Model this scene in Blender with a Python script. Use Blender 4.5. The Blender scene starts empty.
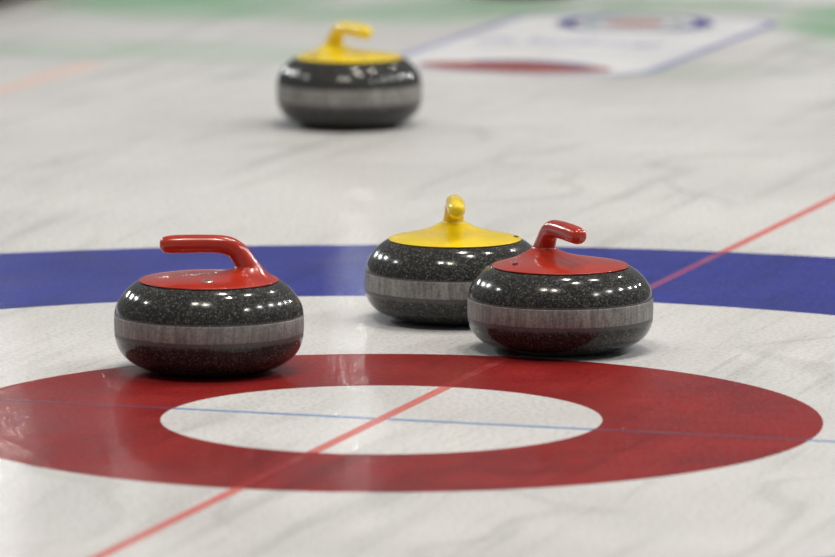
import bpy, bmesh, math, random
from mathutils import Vector, Matrix, noise

S = bpy.context.scene
COL = S.collection
PI = math.pi

# ------------------------------------------------------------------ camera
FPX = 7016.36
CAM = Vector((2.93403, -9.15872, 1.52143))
FW = Vector((-0.29732621, 0.94497405, -0.13645938))
RT = Vector((0.953860771, 0.300248019, 0.000870446))
UP = Vector((-0.04179421, 0.12990444, 0.99064529))
cd = bpy.data.cameras.new('camera')
cam = bpy.data.objects.new('camera', cd)
COL.objects.link(cam)
m = Matrix.Identity(4)
for i in range(3):
    m[i][0] = RT[i]; m[i][1] = UP[i]; m[i][2] = -FW[i]; m[i][3] = CAM[i]
cam.matrix_world = m
cd.sensor_width = 36
cd.lens = FPX / 835 * 36
cd.clip_end = 300
cd.dof.use_dof = True
cd.dof.focus_distance = 10.33
cd.dof.aperture_fstop = 4.9
S.camera = cam

# ------------------------------------------------------------------ world, lamps, exposure
w = bpy.data.worlds.new('arena'); S.world = w
w.use_nodes = True
bg = w.node_tree.nodes['Background']
bg.inputs[0].default_value = (0.93, 0.96, 1.0, 1)
bg.inputs[1].default_value = 0.2


def lamp(name, loc, size, power, col=(1, 0.97, 0.92), target=None, sy=None, spread=PI):
    ld = bpy.data.lights.new(name, 'AREA')
    ld.shape = 'RECTANGLE'; ld.size = size; ld.size_y = sy or size
    ld.energy = power; ld.color = col
    ld.spread = spread
    o = bpy.data.objects.new(name, ld)
    o.location = loc
    if target is not None:
        d = Vector(target) - Vector(loc)
        o.rotation_euler = d.to_track_quat('-Z', 'Y').to_euler()
    COL.objects.link(o)
    return o


A0 = Vector((-0.2, 0.9, 0))
FH = Vector((FW.x, FW.y, 0)).normalized()
RH = Vector((RT.x, RT.y, 0)).normalized()


def at(r, a, h):
    p = A0 + RH * r + FH * a
    return (p.x, p.y, h)


# hall lamps in rows under the roof: (right, ahead) of the rings, size, power
for r, a, sz, pw in [(-15.0, 29.0, 3.0, 1700), (-12.4, 15.0, 2.0, 900), (-10.9, 9.1, 1.1, 480), (-9.7, 3.1, 0.45, 180)]:
    lamp('hall_lamp', at(r, a, 8), sz, pw, (0.97, 1.0, 0.98))
for r, a, pw in [(6.2, -3.7, 170), (7.9, -0.8, 220), (9.7, 2.5, 280), (11.7, 6.5, 380), (13.0, 11.0, 420), (14.8, 18.0, 650)]:
    lamp('hall_lamp', at(r, a, 8), 0.5, pw, (0.98, 1, 0.98))
for r, a in [(-2.0, -2.8), (-0.7, -3.3), (1.7, -0.1), (0.7, 1.9), (3.2, 2.4), (5.8, 7.9)]:
    lamp('hall_lamp', at(r, a, 8), 0.42, 150, (1, 0.93, 0.82))
# low lamps on the far wall of the hall, mirrored in the ice
for px, py, dist, pw in [(357, 345, 34, 3.4), (5, 485, 34, 5.0), (130, 457, 34, 1.2)]:
    dr = FW + RT * ((px - 417.5) / FPX) - UP * ((py - 278.5) / FPX)
    t = -CAM.z / dr.z; g = CAM + dr * t
    q = g + Vector((dr.x, dr.y, -dr.z)) * dist
    lamp('wall_lamp', q, 0.12, pw, (0.92, 1.0, 0.98), target=g)
S.view_settings.view_transform = 'Standard'
S.view_settings.look = 'None'
S.view_settings.exposure = 0.0
S.view_settings.gamma = 1
S.view_settings.use_curve_mapping = False


# ------------------------------------------------------------------ node helpers
class NT:
    def __init__(self, name):
        self.m = bpy.data.materials.new(name)
        self.m.use_nodes = True
        self.t = self.m.node_tree
        self.b = self.t.nodes['Principled BSDF']

    def n(self, typ, **kw):
        nd = self.t.nodes.new(typ)
        for k, v in kw.items():
            if k.startswith('_'):
                setattr(nd, k[1:], v)
            else:
                key = int(k[1:]) if k[0] == 'i' and k[1:].isdigit() else k
                self.put(nd.inputs[key], v)
        return nd

    def put(self, sock, v):
        if hasattr(v, 'is_output') or isinstance(v, bpy.types.NodeSocket):
            self.t.links.new(v, sock)
        else:
            if hasattr(sock.default_value, '__len__') and not isinstance(v, (int, float)):
                v = tuple(v)
                if len(sock.default_value) == 4 and len(v) == 3:
                    v = v + (1,)
            sock.default_value = v

    def math(self, op, a, b=0.0, c=None, clamp=False):
        nd = self.t.nodes.new('ShaderNodeMath'); nd.operation = op; nd.use_clamp = clamp
        self.put(nd.inputs[0], a); self.put(nd.inputs[1], b)
        if c is not None:
            self.put(nd.inputs[2], c)
        return nd.outputs[0]

    def vmul(self, v, s):
        nd = self.t.nodes.new('ShaderNodeVectorMath'); nd.operation = 'MULTIPLY'
        self.put(nd.inputs[0], v); self.put(nd.inputs[1], s)
        return nd.outputs[0]

    def vadd(self, v, s):
        nd = self.t.nodes.new('ShaderNodeVectorMath'); nd.operation = 'ADD'
        self.put(nd.inputs[0], v); self.put(nd.inputs[1], s)
        return nd.outputs[0]

    def dot(self, v, s):
        nd = self.t.nodes.new('ShaderNodeVectorMath'); nd.operation = 'DOT_PRODUCT'
        self.put(nd.inputs[0], v); self.put(nd.inputs[1], s)
        return nd.outputs['Value']

    def noise(self, vec, scale, detail=2, rough=0.5, dist=0.0):
        nd = self.n('ShaderNodeTexNoise', Vector=vec, Scale=scale, Detail=detail, Roughness=rough, Distortion=dist)
        return nd.outputs[0]

    def ramp(self, v, a, b, lo=0.0, hi=1.0):
        nd = self.t.nodes.new('ShaderNodeMapRange'); nd.interpolation_type = 'SMOOTHSTEP'
        self.put(nd.inputs[0], v)
        for i, x in enumerate((a, b, lo, hi)):
            self.put(nd.inputs[i + 1], x)
        return nd.outputs[0]

    def mix(self, f, a, b):
        nd = self.t.nodes.new('ShaderNodeMix'); nd.data_type = 'RGBA'
        self.put(nd.inputs[0], f); self.put(nd.inputs[6], a); self.put(nd.inputs[7], b)
        return nd.outputs[2]

    def pos(self):
        return self.n('ShaderNodeNewGeometry').outputs['Position']

    def obj(self):
        return self.n('ShaderNodeTexCoord').outputs['Object']


def ice_finish(N, P, spec=0.2):
    """pebbled, brushed and scratched ice surface shared by the sheet and the paint frozen in it"""
    peb = N.noise(P, 170, 1.0, 0.5)
    big = N.noise(P, 38, 2.0, 0.5)
    low = N.noise(P, 3.0, 2.0, 0.5)
    hgt = N.math('ADD', N.math('MULTIPLY', peb, 0.00045), N.math('MULTIPLY', big, 0.0006))
    bmp = N.n('ShaderNodeBump', Strength=1.0, Distance=1.0, Height=hgt)
    N.put(N.b.inputs['Normal'], bmp.outputs[0])
    N.put(N.b.inputs['Roughness'], N.ramp(low, 0.3, 0.7, 0.30, 0.42))
    N.b.inputs['IOR'].default_value = 1.31
    N.b.inputs['Specular IOR Level'].default_value = spec
    # melted-over, glazed crowns of the pebble
    cr = N.noise(P, 95, 2.0, 0.6)
    b2 = N.n('ShaderNodeBump', Strength=1.0, Distance=1.0, Height=N.math('MULTIPLY', cr, 0.00022))
    N.put(N.b.inputs['Coat Normal'], b2.outputs[0])
    N.b.inputs['Coat IOR'].default_value = 1.31
    N.b.inputs['Coat Roughness'].default_value = 0.03
    N.put(N.b.inputs['Coat Weight'], N.ramp(N.noise(P, 130, 2, 0.6), 0.48, 0.62, 0.0, 0.5))


def scuff(N, P, k=1.0):
    """grey wisps swept along the sheet; returns 0..1"""
    warp = N.n('ShaderNodeTexNoise', Vector=P, Scale=1.3, Detail=2.0).outputs['Color']
    PW = N.vadd(P, N.vmul(warp, (0.08, 0.35, 0)))
    a = N.noise(N.vmul(PW, (13.0, 0.8, 1)), 1.0, 4, 0.6)
    b = N.noise(N.vmul(N.vadd(PW, (3.1, 7.7, 0)), (38.0, 1.5, 1)), 1.0, 3, 0.6)
    c = N.noise(N.vadd(P, (9, 2, 0)), 1.1, 2, 0.5)
    s = N.math('MULTIPLY', N.ramp(a, 0.50, 0.72), N.ramp(c, 0.33, 0.58))
    t = N.math('MULTIPLY', N.ramp(b, 0.55, 0.75), 0.6)
    # thin curved sweeps where a slider or a broom has gone
    v1 = N.n('ShaderNodeTexWave', Vector=N.vadd(P, N.vmul(warp, (1.6, 1.6, 0))), Scale=0.9, Distortion=2.0, Detail=2.0)
    v = N.ramp(v1.outputs['Fac'], 0.93, 1.0)
    v = N.math('MULTIPLY', v, N.ramp(c, 0.45, 0.6))
    o = N.math('ADD', s, N.math('ADD', t, N.math('MULTIPLY', v, 0.5)), clamp=True)
    return N.math('MULTIPLY', o, k)


def ice_material():
    N = NT('pebbled ice'); P = N.pos()
    sc = scuff(N, P)
    patch = N.noise(P, 1.6, 3, 0.55)
    base = N.mix(N.ramp(patch, 0.3, 0.7), (0.510, 0.501, 0.503), (0.575, 0.570, 0.572))
    base = N.mix(N.math('MULTIPLY', sc, 0.48), base, (0.30, 0.305, 0.295))
    fine = N.noise(P, 210, 1, 0.5)
    base = N.mix(N.ramp(fine, 0.35, 0.75, 0, 0.16), base, (0.40, 0.375, 0.355))
    # washed green paint of the far artwork, in patches across the sheet
    U = N.dot(P, (0.9539, 0.3002, 0)); V = N.dot(P, (-0.3002, 0.9539, 0))
    wob = N.noise(N.vmul(P, (1.5, 4.0, 1)), 1.4, 3, 0.55)
    tot = None
    for cu, cv, ru, rv, k in GREEN:
        du = N.math('DIVIDE', N.math('SUBTRACT', U, cu), ru)
        dv = N.math('DIVIDE', N.math('SUBTRACT', V, cv), rv)
        d = N.math('ADD', N.math('MULTIPLY', du, du), N.math('MULTIPLY', dv, dv))
        g = N.math('MULTIPLY', N.ramp(d, 1.6, 0.1), k)
        tot = g if tot is None else N.math('MAXIMUM', tot, g)
    tot = N.math('MULTIPLY', tot, N.ramp(wob, 0.32, 0.6, 0.5, 1.0))
    base = N.mix(tot, base, (0.13, 0.34, 0.17))
    N.put(N.b.inputs['Base Color'], base)
    ice_finish(N, P)
    return N.m


# (u, v) run across and along the view; centre, half sizes, strength
GREEN = [(-0.45, 5.90, 0.34, 0.36, 0.85), (-0.02, 5.62, 0.32, 0.20, 0.55), (0.15, 5.80, 0.28, 0.28, 0.65),
         (-0.62, 4.93, 0.45, 0.20, 0.33), (-0.25, 4.80, 0.25, 0.18, 0.36),
         (0.62, 5.86, 0.26, 0.18, 0.55), (1.00, 5.45, 0.18, 0.42, 0.9), (0.62, 4.50, 0.26, 0.13, 0.22),
         (0.95, 4.95, 0.14, 0.2, 0.15)]


def paint_material(name, col, col2, seen=1.0, scr=0.25, fine_col=None):
    N = NT(name); P = N.pos()
    pt = N.noise(P, 6, 4, 0.6)
    c = N.mix(N.ramp(pt, 0.3, 0.7), col, col2)
    fine = N.noise(P, 260, 1, 0.5)
    c = N.mix(N.ramp(fine, 0.5, 0.85, 0, 0.14), c, fine_col or (0.36, 0.2, 0.19))
    c = N.mix(scuff(N, P, scr), c, tuple(x * 0.55 for x in col))
    N.put(N.b.inputs['Base Color'], c)
    ice_finish(N, P)
    return N.m


def line_material(name, on_ice, on_red, on_blue):
    """a line frozen under the paint: its colour is what shows through each ring"""
    N = NT(name); P = N.pos()
    ln = N.n('ShaderNodeVectorMath', _operation='LENGTH', i0=P).outputs['Value']

    def inside(a, b):
        return N.math('MULTIPLY', N.ramp(ln, a - 0.004, a + 0.004), N.ramp(ln, b + 0.004, b - 0.004))
    c = N.mix(inside(0.305, 0.61), on_ice, on_red)
    c = N.mix(inside(1.228, 1.832), c, on_blue)
    v = N.noise(P, 9, 3, 0.6)
    c = N.mix(N.ramp(v, 0.45, 0.75, 0, 0.25), c, N.mix(0.35, c, (0.55, 0.50, 0.48)))
    N.put(N.b.inputs['Base Color'], c)
    ice_finish(N, P)
    return N.m


# ------------------------------------------------------------------ mesh helpers
def link(name, bm, mat, parent=None, smooth=False, loc=None):
    me = bpy.data.meshes.new(name)
    bm.normal_update()
    bm.to_mesh(me); bm.free()
    if smooth:
        me.polygons.foreach_set('use_smooth', [True] * len(me.polygons))
    me.materials.append(mat)
    o = bpy.data.objects.new(name, me)
    COL.objects.link(o)
    if parent:
        o.parent = parent
    if loc:
        o.location = loc
    return o


def slab(bm, pts, z0, z1):
    """closed outline extruded to a thin solid"""
    lo = [bm.verts.new((x, y, z0)) for x, y in pts]
    hi = [bm.verts.new((x, y, z1)) for x, y in pts]
    n = len(pts)
    bm.faces.new(hi)
    bm.faces.new(lo[::-1])
    for i in range(n):
        j = (i + 1) % n
        bm.faces.new((lo[i], lo[j], hi[j], hi[i]))


def annulus(bm, cx, cy, r0x, r0y, r1x, r1y, z0, z1, a0=0, a1=2 * PI, n=256):
    full = abs(a1 - a0 - 2 * PI) < 1e-6
    rows = []
    for i in range(n if full else n + 1):
        a = a0 + (a1 - a0) * i / n
        c, s = math.cos(a), math.sin(a)
        rows.append([bm.verts.new((cx + rx * c, cy + ry * s, z))
                     for rx, ry, z in ((r0x, r0y, z0), (r0x, r0y, z1), (r1x, r1y, z1), (r1x, r1y, z0))])
    m_ = len(rows)
    for i in range(m_ if full else m_ - 1):
        A, B = rows[i], rows[(i + 1) % m_]
        for k in range(4):
            l = (k + 1) % 4
            bm.faces.new((A[k], A[l], B[l], B[k]))


def lathe(bm, prof, n=128, close_top=False, close_bot=False):
    rings = []
    for r, z in prof:
        rings.append([bm.verts.new((r * math.cos(2 * PI * i / n), r * math.sin(2 * PI * i / n), z)) for i in range(n)])
    for a, b in zip(rings, rings[1:]):
        for i in range(n):
            j = (i + 1) % n
            bm.faces.new((a[i], a[j], b[j], b[i]))
    if close_bot:
        bm.faces.new(rings[0][::-1])
    if close_top:
        bm.faces.new(rings[-1])
    return rings


def catmull(pts, sub=8):
    out = []
    P = [pts[0]] + list(pts) + [pts[-1]]
    for i in range(1, len(P) - 2):
        for k in range(sub):
            t = k / sub
            out.append(tuple(0.5 * ((2 * b) + (-a + c) * t + (2 * a - 5 * b + 4 * c - d) * t * t + (-a + 3 * b - 3 * c + d) * t ** 3)
                             for a, b, c, d in zip(P[i - 1], P[i], P[i + 1], P[i + 2])))
    out.append(tuple(pts[-1]))
    return out


# ------------------------------------------------------------------ the ice sheet
floor_bm = bmesh.new()
slab(floor_bm, [(-16, -14), (16, -14), (16, 60), (-16, 60)], -0.05, 0.0)
floor = link('floor', floor_bm, ice_material())
floor['kind'] = 'structure'
floor['label'] = 'white pebbled curling ice with grey scuffs and painted rings'
floor['category'] = 'ice'

RED1, RED2 = (0.175, 0.008, 0.008), (0.235, 0.015, 0.014)
bm = bmesh.new(); annulus(bm, 0, 0, 0.3065, 0.3065, 0.612, 0.612, -0.001, 0.0003)
o = link('painted_ring', bm, paint_material('red ring paint', RED1, RED2, scr=0.55), floor)
o['label'] = 'red painted ring'
bm = bmesh.new(); annulus(bm, 0, 0, 1.229, 1.229, 1.832, 1.832, -0.001, 0.0003, n=512)
o = link('painted_ring', bm, paint_material('blue ring paint', (0.018, 0.024, 0.19), (0.028, 0.036, 0.235), scr=0.5,
                                            fine_col=(0.12, 0.12, 0.33)), floor)
o['label'] = 'blue painted ring'


def strip(x0, x1, y0, y1, z=0.0006):
    b = bmesh.new()
    nx = max(1, int((x1 - x0) / 0.5)); ny = max(1, int((y1 - y0) / 0.5))
    slab(b, [(x0, y0), (x1, y0), (x1, y1), (x0, y1)], -0.001, z)
    return b


o = link('tee_line', strip(-2.3, 2.3, -0.0055, 0.0055, 0.0005),
         line_material('tee line paint', (0.15, 0.27, 0.50), (0.12, 0.05, 0.085), (0.05, 0.06, 0.3)), floor)
o['label'] = 'thin blue tee line'
o = link('centre_line', strip(-0.0085, 0.0085, -6, 2.75, 0.0006),
         line_material('centre line paint', (0.52, 0.15, 0.135), (0.235, 0.018, 0.018), (0.20, 0.05, 0.16)), floor)
o['label'] = 'red centre line'
o = link('side_line', strip(-2.01, -1.95, 1.8, 4.25, 0.0004),
         line_material('faded side line paint', (0.62, 0.48, 0.44), (0.62, 0.48, 0.44), (0.62, 0.48, 0.44)), floor)
o['label'] = 'faded pale red line'

# far artwork frozen in the ice
art_white = paint_material('white artwork paint', (0.62, 0.62, 0.64), (0.66, 0.66, 0.68), scr=0.2, fine_col=(0.6, 0.6, 0.6))
art_blue = paint_material('pale blue artwork paint', (0.22, 0.23, 0.42), (0.30, 0.31, 0.48), scr=0.1, fine_col=(0.4, 0.4, 0.5))
art_navy = paint_material('navy artwork paint', (0.035, 0.04, 0.20), (0.05, 0.055, 0.24), scr=0.1, fine_col=(0.1, 0.1, 0.3))
art_red = paint_material('rust red artwork paint', (0.25, 0.065, 0.05), (0.30, 0.095, 0.08), scr=0.1, fine_col=(0.4, 0.25, 0.22))
art_teal = paint_material('grey green artwork paint', (0.28, 0.36, 0.34), (0.33, 0.40, 0.38), scr=0.1, fine_col=(0.4, 0.4, 0.4))

X0, X1, Y0, Y1 = -1.425, -0.855, 4.34, 5.53


def round_rect(x0, x1, y0, y1, r, n=10):
    pts = []
    for cx, cy, a in ((x1 - r, y0 + r, -PI / 2), (x1 - r, y1 - r, 0), (x0 + r, y1 - r, PI / 2), (x0 + r, y0 + r, PI)):
        for i in range(n + 1):
            t = a + PI / 2 * i / n
            pts.append((cx + r * math.cos(t), cy + r * math.sin(t)))
    return pts


bm = bmesh.new(); slab(bm, round_rect(X0, X1, Y0, Y1, 0.11), -0.001, 0.0002)
panel = link('artwork_panel', bm, art_white, floor)
bm = bmesh.new()
oo = round_rect(X0 - 0.012, X1 + 0.012, Y0 - 0.012, Y1 + 0.012, 0.122); ii = round_rect(X0 + 0.012, X1 - 0.012, Y0 + 0.012, Y1 - 0.012, 0.098)
vo = [bm.verts.new((x, y, 0.0005)) for x, y in oo]; vi = [bm.verts.new((x, y, 0.0005)) for x, y in ii]
for i in range(len(vo)):
    j = (i + 1) % len(vo)
    bm.faces.new((vo[i], vo[j], vi[j], vi[i]))
o = link('border', bm, art_blue, panel); o['label'] = 'pale blue border line'
EX, EY = -1.145, 5.37
bm = bmesh.new(); annulus(bm, EX, EY, 0.128, 0.160, 0.170, 0.182, -0.001, 0.0005)
o = link('emblem_ring', bm, art_navy, panel); o['label'] = 'navy emblem ring'
bm = bmesh.new(); annulus(bm, EX, EY, 0.083, 0.088, 0.112, 0.116, -0.001, 0.0005)
o = link('emblem_ring', bm, art_teal, panel); o['label'] = 'grey green emblem ring'
bm = bmesh.new(); slab(bm, [(EX + 0.068 * math.cos(2 * PI * i / 48), EY + 0.07 * math.sin(2 * PI * i / 48)) for i in range(48)], -0.001, 0.0005)
art_rose = paint_material('faded rose artwork paint', (0.40, 0.20, 0.19), (0.46, 0.26, 0.25), scr=0.1, fine_col=(0.5, 0.4, 0.4))
o = link('emblem_disc', bm, art_rose, panel); o['label'] = 'rust red emblem centre'
# worn line of lettering, too soft to read: upright strokes of uneven length
bm = bmesh.new(); rnd = random.Random(4)
x = -1.36
while x < -0.965:
    wd = rnd.uniform(0.008, 0.016); y0 = 4.90 + rnd.uniform(-0.01, 0.02); y1 = y0 + rnd.uniform(0.05, 0.10)
    slab(bm, [(x, y0), (x + wd, y0), (x + wd, y1), (x, y1)], -0.001, 0.0005)
    x += wd + rnd.uniform(0.008, 0.02)
o = link('lettering', bm, art_blue, panel); o['label'] = 'faint blue lettering'
OX, OY = -1.14, 4.445
bm = bmesh.new(); slab(bm, [(OX + 0.205 * math.cos(2 * PI * i / 64), OY + 0.095 * math.sin(2 * PI * i / 64)) for i in range(64)], -0.001, 0.0004)
o = link('painted_oval', bm, art_red, floor); o['label'] = 'rust red oval'
bm = bmesh.new(); annulus(bm, OX, OY, 0.13, 0.09, 0.17, 0.125, -0.001, 0.0006, 0.15 * PI, 0.75 * PI, 40)
o2 = link('oval_edge', bm, art_navy, o); o2['label'] = 'navy upper edge'

# ------------------------------------------------------------------ divider along the side of the sheet
N = NT('dark foam'); P = N.obj()
N.put(N.b.inputs['Base Color'], N.mix(N.noise(P, 8, 3), (0.030, 0.026, 0.027), (0.07, 0.06, 0.06)))
N.b.inputs['Roughness'].default_value = 0.6
foam = N.m
N = NT('grey kerb paint'); P = N.obj()
N.put(N.b.inputs['Base Color'], N.mix(N.noise(P, 3, 2), (0.26, 0.25, 0.24), (0.33, 0.32, 0.30)))
kerbm = N.m
dv = bpy.data.objects.new('sheet_divider', None); COL.objects.link(dv)
dv.location = (-2.575, 10, 0)
dv['label'] = 'dark foam divider along the far left edge of the ice'
dv['category'] = 'divider'
bm = bmesh.new()
prof = [(-0.05, 0.012), (0.035, 0.012), (0.04, 0.06), (0.03, 0.078), (0.01, 0.085), (-0.03, 0.085), (-0.05, 0.07)]
a = [bm.verts.new((x, -6.5, z)) for x, z in prof]; b = [bm.verts.new((x, 25, z)) for x, z in prof]
bm.faces.new(a); bm.faces.new(b[::-1])
for i in range(len(prof)):
    j = (i + 1) % len(prof); bm.faces.new((a[j], a[i], b[i], b[j]))
bmesh.ops.recalc_face_normals(bm, faces=bm.faces)
link('foam_bumper', bm, foam, dv)
bm = bmesh.new(); slab(bm, [(-0.055, -6.5), (0.06, -6.5), (0.06, 25), (-0.055, 25)], 0, 0.0125)
link('base_strip', bm, kerbm, dv)


# ------------------------------------------------------------------ stone materials
def granite():
    N = NT('polished granite'); P = N.obj()
    base = N.mix(N.noise(P, 60, 3, 0.6), (0.008, 0.0085, 0.008), (0.036, 0.037, 0.035))
    v = N.n('ShaderNodeTexVoronoi', Vector=P, Scale=260.0, Randomness=1.0)
    cellr = N.n('ShaderNodeSeparateColor', Color=v.outputs['Color']).outputs[0]
    dot_ = N.math('MULTIPLY', N.ramp(v.outputs['Distance'], 0.42, 0.22), N.ramp(cellr, 0.76, 0.84))
    base = N.mix(N.math('MULTIPLY', dot_, 0.6), base, (0.22, 0.22, 0.205))
    v2 = N.n('ShaderNodeTexVoronoi', Vector=P, Scale=480.0, Randomness=1.0)
    c2 = N.n('ShaderNodeSeparateColor', Color=v2.outputs['Color']).outputs[1]
    base = N.mix(N.math('MULTIPLY', N.ramp(c2, 0.6, 0.9), 0.4), base, (0.14, 0.135, 0.13))
    wear = N.n('ShaderNodeAttribute', _attribute_name='wear').outputs['Fac']
    wear = N.ramp(N.math('ADD', wear, N.math('MULTIPLY', N.noise(P, 60, 3), 0.5)), 0.45, 1.0)
    base = N.mix(N.math('MULTIPLY', wear, 0.6), base, (0.12, 0.112, 0.11))
    N.put(N.b.inputs['Base Color'], base)
    N.put(N.b.inputs['Roughness'], N.math('ADD', N.ramp(N.noise(P, 25, 3), 0.3, 0.7, 0.09, 0.17), N.math('MULTIPLY', wear, 0.3)))
    N.b.inputs['IOR'].default_value = 1.45
    N.b.inputs['Specular IOR Level'].default_value = 0.33
    return N.m


def band_mat():
    N = NT('frosted striking band granite'); P = N.obj()
    a = N.noise(N.vmul(P, (1, 1, 0.12)), 190, 3, 0.65)
    c = N.mix(N.ramp(a, 0.3, 0.7), (0.155, 0.148, 0.140), (0.31, 0.298, 0.283))
    v = N.n('ShaderNodeTexVoronoi', Vector=P, Scale=330.0, Randomness=1.0)
    cr = N.n('ShaderNodeSeparateColor', Color=v.outputs['Color']).outputs[0]
    c = N.mix(N.math('MULTIPLY', N.ramp(cr, 0.5, 0.9), 0.4), c, (0.06, 0.055, 0.055))
    c = N.mix(N.ramp(N.noise(P, 9, 2), 0.45, 0.7, 0, 0.35), c, (0.13, 0.12, 0.12))
    N.put(N.b.inputs['Base Color'], c)
    N.b.inputs['Roughness'].default_value = 0.5
    bmp = N.n('ShaderNodeBump', Strength=0.35, Distance=0.0006, Height=a)
    N.put(N.b.inputs['Normal'], bmp.outputs[0])
    return N.m


def gloss(name, c1, c2, rough):
    N = NT(name); P = N.obj()
    c = N.mix(N.ramp(N.noise(P, 22, 3, 0.6), 0.3, 0.7), c1, c2)
    N.put(N.b.inputs['Base Color'], c)
    N.put(N.b.inputs['Roughness'], N.ramp(N.noise(P, 40, 3, 0.6), 0.3, 0.7, rough, rough + 0.05))
    N.b.inputs['Coat Weight'].default_value = 0.3
    N.b.inputs['Coat Roughness'].default_value = 0.08
    bmp = N.n('ShaderNodeBump', Strength=0.06, Distance=0.001, Height=N.noise(P, 70, 1, 0.5))
    N.put(N.b.inputs['Normal'], bmp.outputs[0])
    return N.m


M_GRAN, M_BAND = granite(), band_mat()
M_RED = gloss('red handle plastic', (0.35, 0.021, 0.009), (0.42, 0.030, 0.012), 0.2)
M_YEL = gloss('yellow handle plastic', (0.75, 0.53, 0.004), (0.82, 0.60, 0.008), 0.22)
N = NT('bolt steel'); N.b.inputs['Metallic'].default_value = 0.9
N.put(N.b.inputs['Base Color'], N.mix(N.noise(N.obj(), 300, 2), (0.4, 0.38, 0.36), (0.6, 0.58, 0.55)))
N.b.inputs['Roughness'].default_value = 0.3
M_STEEL = N.m
N = NT('dark socket'); N.put(N.b.inputs['Base Color'], N.mix(N.noise(N.obj(), 300, 2), (0.012, 0.01, 0.01), (0.03, 0.025, 0.02)))
M_DARK = N.m

# ------------------------------------------------------------------ one stone
ZP = 0.1305          # top of the granite, under the handle plate
R = 0.1376


def body_mesh(zt, b0, b1):
    """granite turned on a lathe: zt is the top, b0..b1 the striking band"""
    bm = bmesh.new()
    k = b0 / 0.0500
    low = catmull([(0.050, 0.006), (0.058, 0.0015), (0.0625, 0.0), (0.070, 0.0006), (0.085, 0.0028), (0.100, 0.0065), (0.1140, 0.0125 * k), (0.1260, 0.0215 * k),
                   (0.1335, 0.0325 * k), (0.1365, 0.0430 * k), (0.1371, b0)], 4)
    q = (zt - b1) / 0.0485
    up = catmull([(0.1371, b1)] + [(r, b1 + d * q) for r, d in ((0.1364, 0.006), (0.1340, 0.0145), (0.1285, 0.0245), (0.1215, 0.0335), (0.1130, 0.0415), (0.1030, 0.0475), (0.094, 0.0485))], 4)
    lathe(bm, low + up, 160, close_top=True, close_bot=True)
    # polish worn off next to the striking band
    ly = bm.verts.layers.float.new('wear')
    for v in bm.verts:
        d = max(b0 - v.co.z, v.co.z - b1)
        v[ly] = max(0.0, min(1.0, 1 - d / (0.012 if v.co.z < b0 else 0.005)))
    return bm


def band_mesh(b0, b1):
    bm = bmesh.new()
    lathe(bm, [(0.1345, b0 - 0.0002), (0.1371, b0), (0.1374, b0 + 0.0012), (R, (b0 + b1) / 2), (0.1374, b1 - 0.0012), (0.1371, b1), (0.1345, b1 + 0.0002)], 160)
    return bm


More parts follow.
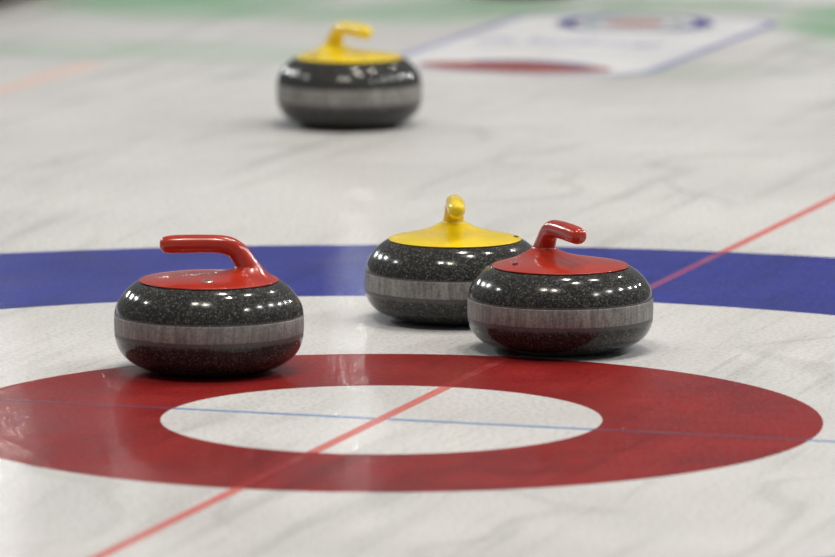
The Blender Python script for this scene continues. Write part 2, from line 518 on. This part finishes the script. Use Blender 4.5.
def handle_mesh_data():
    """plate and gooseneck grip moulded in one piece; the grip's tip lies at -x, its neck at +x"""
    bm = bmesh.new()
    # plate: domed disc lifting into a broad foot round the neck
    NR, NA = 40, 144
    RP = 0.1015
    NX = 0.062

    def top(x, y):
        r = math.hypot(x, y) / RP
        z = 0.1325 + 0.0082 * (1 - min(1.0, r) ** 2.6)
        d = math.hypot((x - NX) / (1.0 if x > NX else 1.15), y * 1.05)
        fl = 0.021 * math.exp(-(d / 0.025) ** 1.5)
        edge = max(0.0, min(1.0, (1 - r) / 0.25))
        z += fl * (edge * edge * (3 - 2 * edge)) ** 0.5 + 0.0015 * math.exp(-(d / 0.05) ** 2) * edge
        return z
    cen = bm.verts.new((0, 0, top(0, 0))); rings = []
    for k in range(1, NR + 1):
        r = RP * (k / NR) ** 0.9
        rings.append([bm.verts.new((r * math.cos(2 * PI * i / NA), r * math.sin(2 * PI * i / NA),
                                    top(r * math.cos(2 * PI * i / NA), r * math.sin(2 * PI * i / NA)))) for i in range(NA)])
    for rr, zz in ((RP, ZP + 0.0008), (RP - 0.001, ZP + 0.0003), (0.05, ZP + 0.0003)):
        rings.append([bm.verts.new((rr * math.cos(2 * PI * i / NA), rr * math.sin(2 * PI * i / NA), zz)) for i in range(NA)])
    for i in range(NA):
        bm.faces.new((cen, rings[0][i], rings[0][(i + 1) % NA]))
    for a, b in zip(rings, rings[1:]):
        for i in range(NA):
            j = (i + 1) % NA
            bm.faces.new((a[i], b[i], b[j], a[j]))
    bm.faces.new(rings[-1])
    # grip: x, z, radius in the bending plane, radius across
    path = catmull([(-0.0712, 0.1818, 0.004, 0.004), (-0.0700, 0.1819, 0.0075, 0.0075), (-0.0670, 0.1821, 0.0105, 0.0106), (-0.062, 0.1826, 0.0123, 0.0125), (-0.053, 0.1832, 0.0132, 0.0137),
                    (-0.035, 0.1840, 0.0134, 0.0142), (-0.010, 0.1846, 0.0133, 0.0141), (0.014, 0.1842, 0.0132, 0.0138), (0.029, 0.1815, 0.0138, 0.0138),
                    (0.0415, 0.1735, 0.0146, 0.0142), (0.0500, 0.1625, 0.0152, 0.0150), (0.0565, 0.1515, 0.0168, 0.0165), (0.0610, 0.1420, 0.0190, 0.0185),
                    (0.0620, 0.1360, 0.020, 0.020)], 6)
    NS = 32; tr = []
    for k, (x, z, ra, rb) in enumerate(path):
        q0 = path[max(0, k - 1)]; q1 = path[min(len(path) - 1, k + 1)]
        t = Vector((q1[0] - q0[0], 0, q1[1] - q0[1])).normalized()
        nrm = Vector((-t.z, 0, t.x))
        tr.append([bm.verts.new(Vector((x, 0, z)) + nrm * ra * math.cos(2 * PI * i / NS) + Vector((0, 1, 0)) * rb * math.sin(2 * PI * i / NS)) for i in range(NS)])
    bm.faces.new(tr[0]); bm.faces.new(tr[-1][::-1])
    for a, b in zip(tr, tr[1:]):
        for i in range(NS):
            j = (i + 1) % NS
            bm.faces.new((a[i], b[i], b[j], a[j]))
    bmesh.ops.recalc_face_normals(bm, faces=bm.faces)
    me = bpy.data.meshes.new('handle'); bm.to_mesh(me); bm.free()
    tmp = bpy.data.objects.new('tmp', me); COL.objects.link(tmp)
    r_ = tmp.modifiers.new('r', 'REMESH'); r_.mode = 'VOXEL'; r_.voxel_size = 0.00125; r_.use_smooth_shade = True
    s_ = tmp.modifiers.new('s', 'SMOOTH'); s_.factor = 0.5; s_.iterations = 8
    dg = bpy.context.evaluated_depsgraph_get()
    out = bpy.data.meshes.new_from_object(tmp.evaluated_get(dg))
    bpy.data.objects.remove(tmp); bpy.data.meshes.remove(me)
    out.name = 'handle'
    out.polygons.foreach_set('use_smooth', [True] * len(out.polygons))
    return out


def stone(loc, rot, handle_mat, handle_me, label, zt, b0, b1, bolts_and_gaps):
    root = bpy.data.objects.new('curling_stone', None); COL.objects.link(root)
    root.location = loc; root.rotation_euler = (0, 0, rot)
    root['label'] = label; root['category'] = 'curling stone'; root['group'] = 'curling stones on the ice'
    link('granite_body', body_mesh(zt, b0, b1), M_GRAN, root, True)
    bnd = link('striking_band', band_mesh(b0, b1), M_BAND, root, True); bnd['label'] = 'pale frosted striking band'
    h = bpy.data.objects.new('handle', handle_me); COL.objects.link(h); h.parent = root
    h.location.z = zt - ZP
    h.data.materials.clear(); h.data.materials.append(handle_mat)
    for x, y, s, steel in bolts_and_gaps:  # bolts, plus one dark disc painting the shade of a plate gap
        r = math.hypot(x, y) / 0.1015
        z = 0.1325 + 0.0082 * (1 - r ** 2.6)
        bb = bmesh.new()
        lathe(bb, [(0.0005, -0.004), (0.0084 * s, -0.004), (0.0084 * s, 0.0009), (0.0074 * s, 0.0016), (0.0050 * s, 0.0017), (0.0044 * s, 0.0002)], 28, close_top=True, close_bot=True)
        bl = link('bolt', bb, M_STEEL if steel else M_DARK, h, False, (x, y, z))
        # seat it square on the domed plate
        bl.rotation_euler = Vector((x / (r * 0.1015) * 0.21 * r ** 1.6, y / (r * 0.1015) * 0.21 * r ** 1.6, 1)).to_track_quat('Z', 'Y').to_euler()
        bl['label'] = 'steel bolt' if steel else 'dark bolt or gap shade'
        if steel:
            bb = bmesh.new()
            lathe(bb, [(0.0005, -0.001), (0.0043 * s, -0.001), (0.0043 * s, 0.0006)], 6, close_top=True, close_bot=True)
            bs = link('bolt_socket', bb, M_DARK, h, False, (x, y, z)); bs.rotation_euler = bl.rotation_euler
    return root


HM = handle_mesh_data()
RA = math.atan2(RT.y, RT.x)          # bearing of the picture's horizontal on the ice
D = math.radians
# rot: bearing of local +x (the neck side); the grip's tip points the other way
st = [((-0.3756, 0.3536), RA + D(-4), M_RED, 'speckled dark granite curling stone with red handle pointing left, on the red ring',
       0.1305, 0.0565, 0.0820, [(0.004, -0.064, 1.0, True)]),
      ((0.0517, 0.7060), RA + D(180 - 66), M_RED, 'dark granite curling stone with red handle pointing front right, at the red ring edge',
       0.1240, 0.0500, 0.0775, [(0.0, 0.074, 0.55, False)]),
      ((-0.1899, 0.9600), RA + D(180 - 88), M_YEL, 'yellow handled curling stone partly hidden behind the right red one',
       0.1220, 0.0485, 0.0745, [(0.0, -0.093, 0.45, False)]),  # no bolt here: dark disc standing in for the shaded gap at the plate rim
      ((-1.1399, 3.3600), RA + D(180 - 58), M_YEL, 'blurred yellow handled curling stone standing alone far behind the rings',
       0.1280, 0.0500, 0.0790, [(0.0, 0.078, 0.8, False)]),
      ((-1.555, 5.915), RA + D(180 - 40), M_RED, 'blurred dark curling stone cut off by the top edge beyond the far artwork',
       0.1260, 0.0500, 0.0770, [])]
for (x, y), rot, mt, lab, zt, b0, b1, bl in st:
    stone((x, y, 0.0007), rot, mt, HM.copy(), lab, zt, b0, b1, bl)
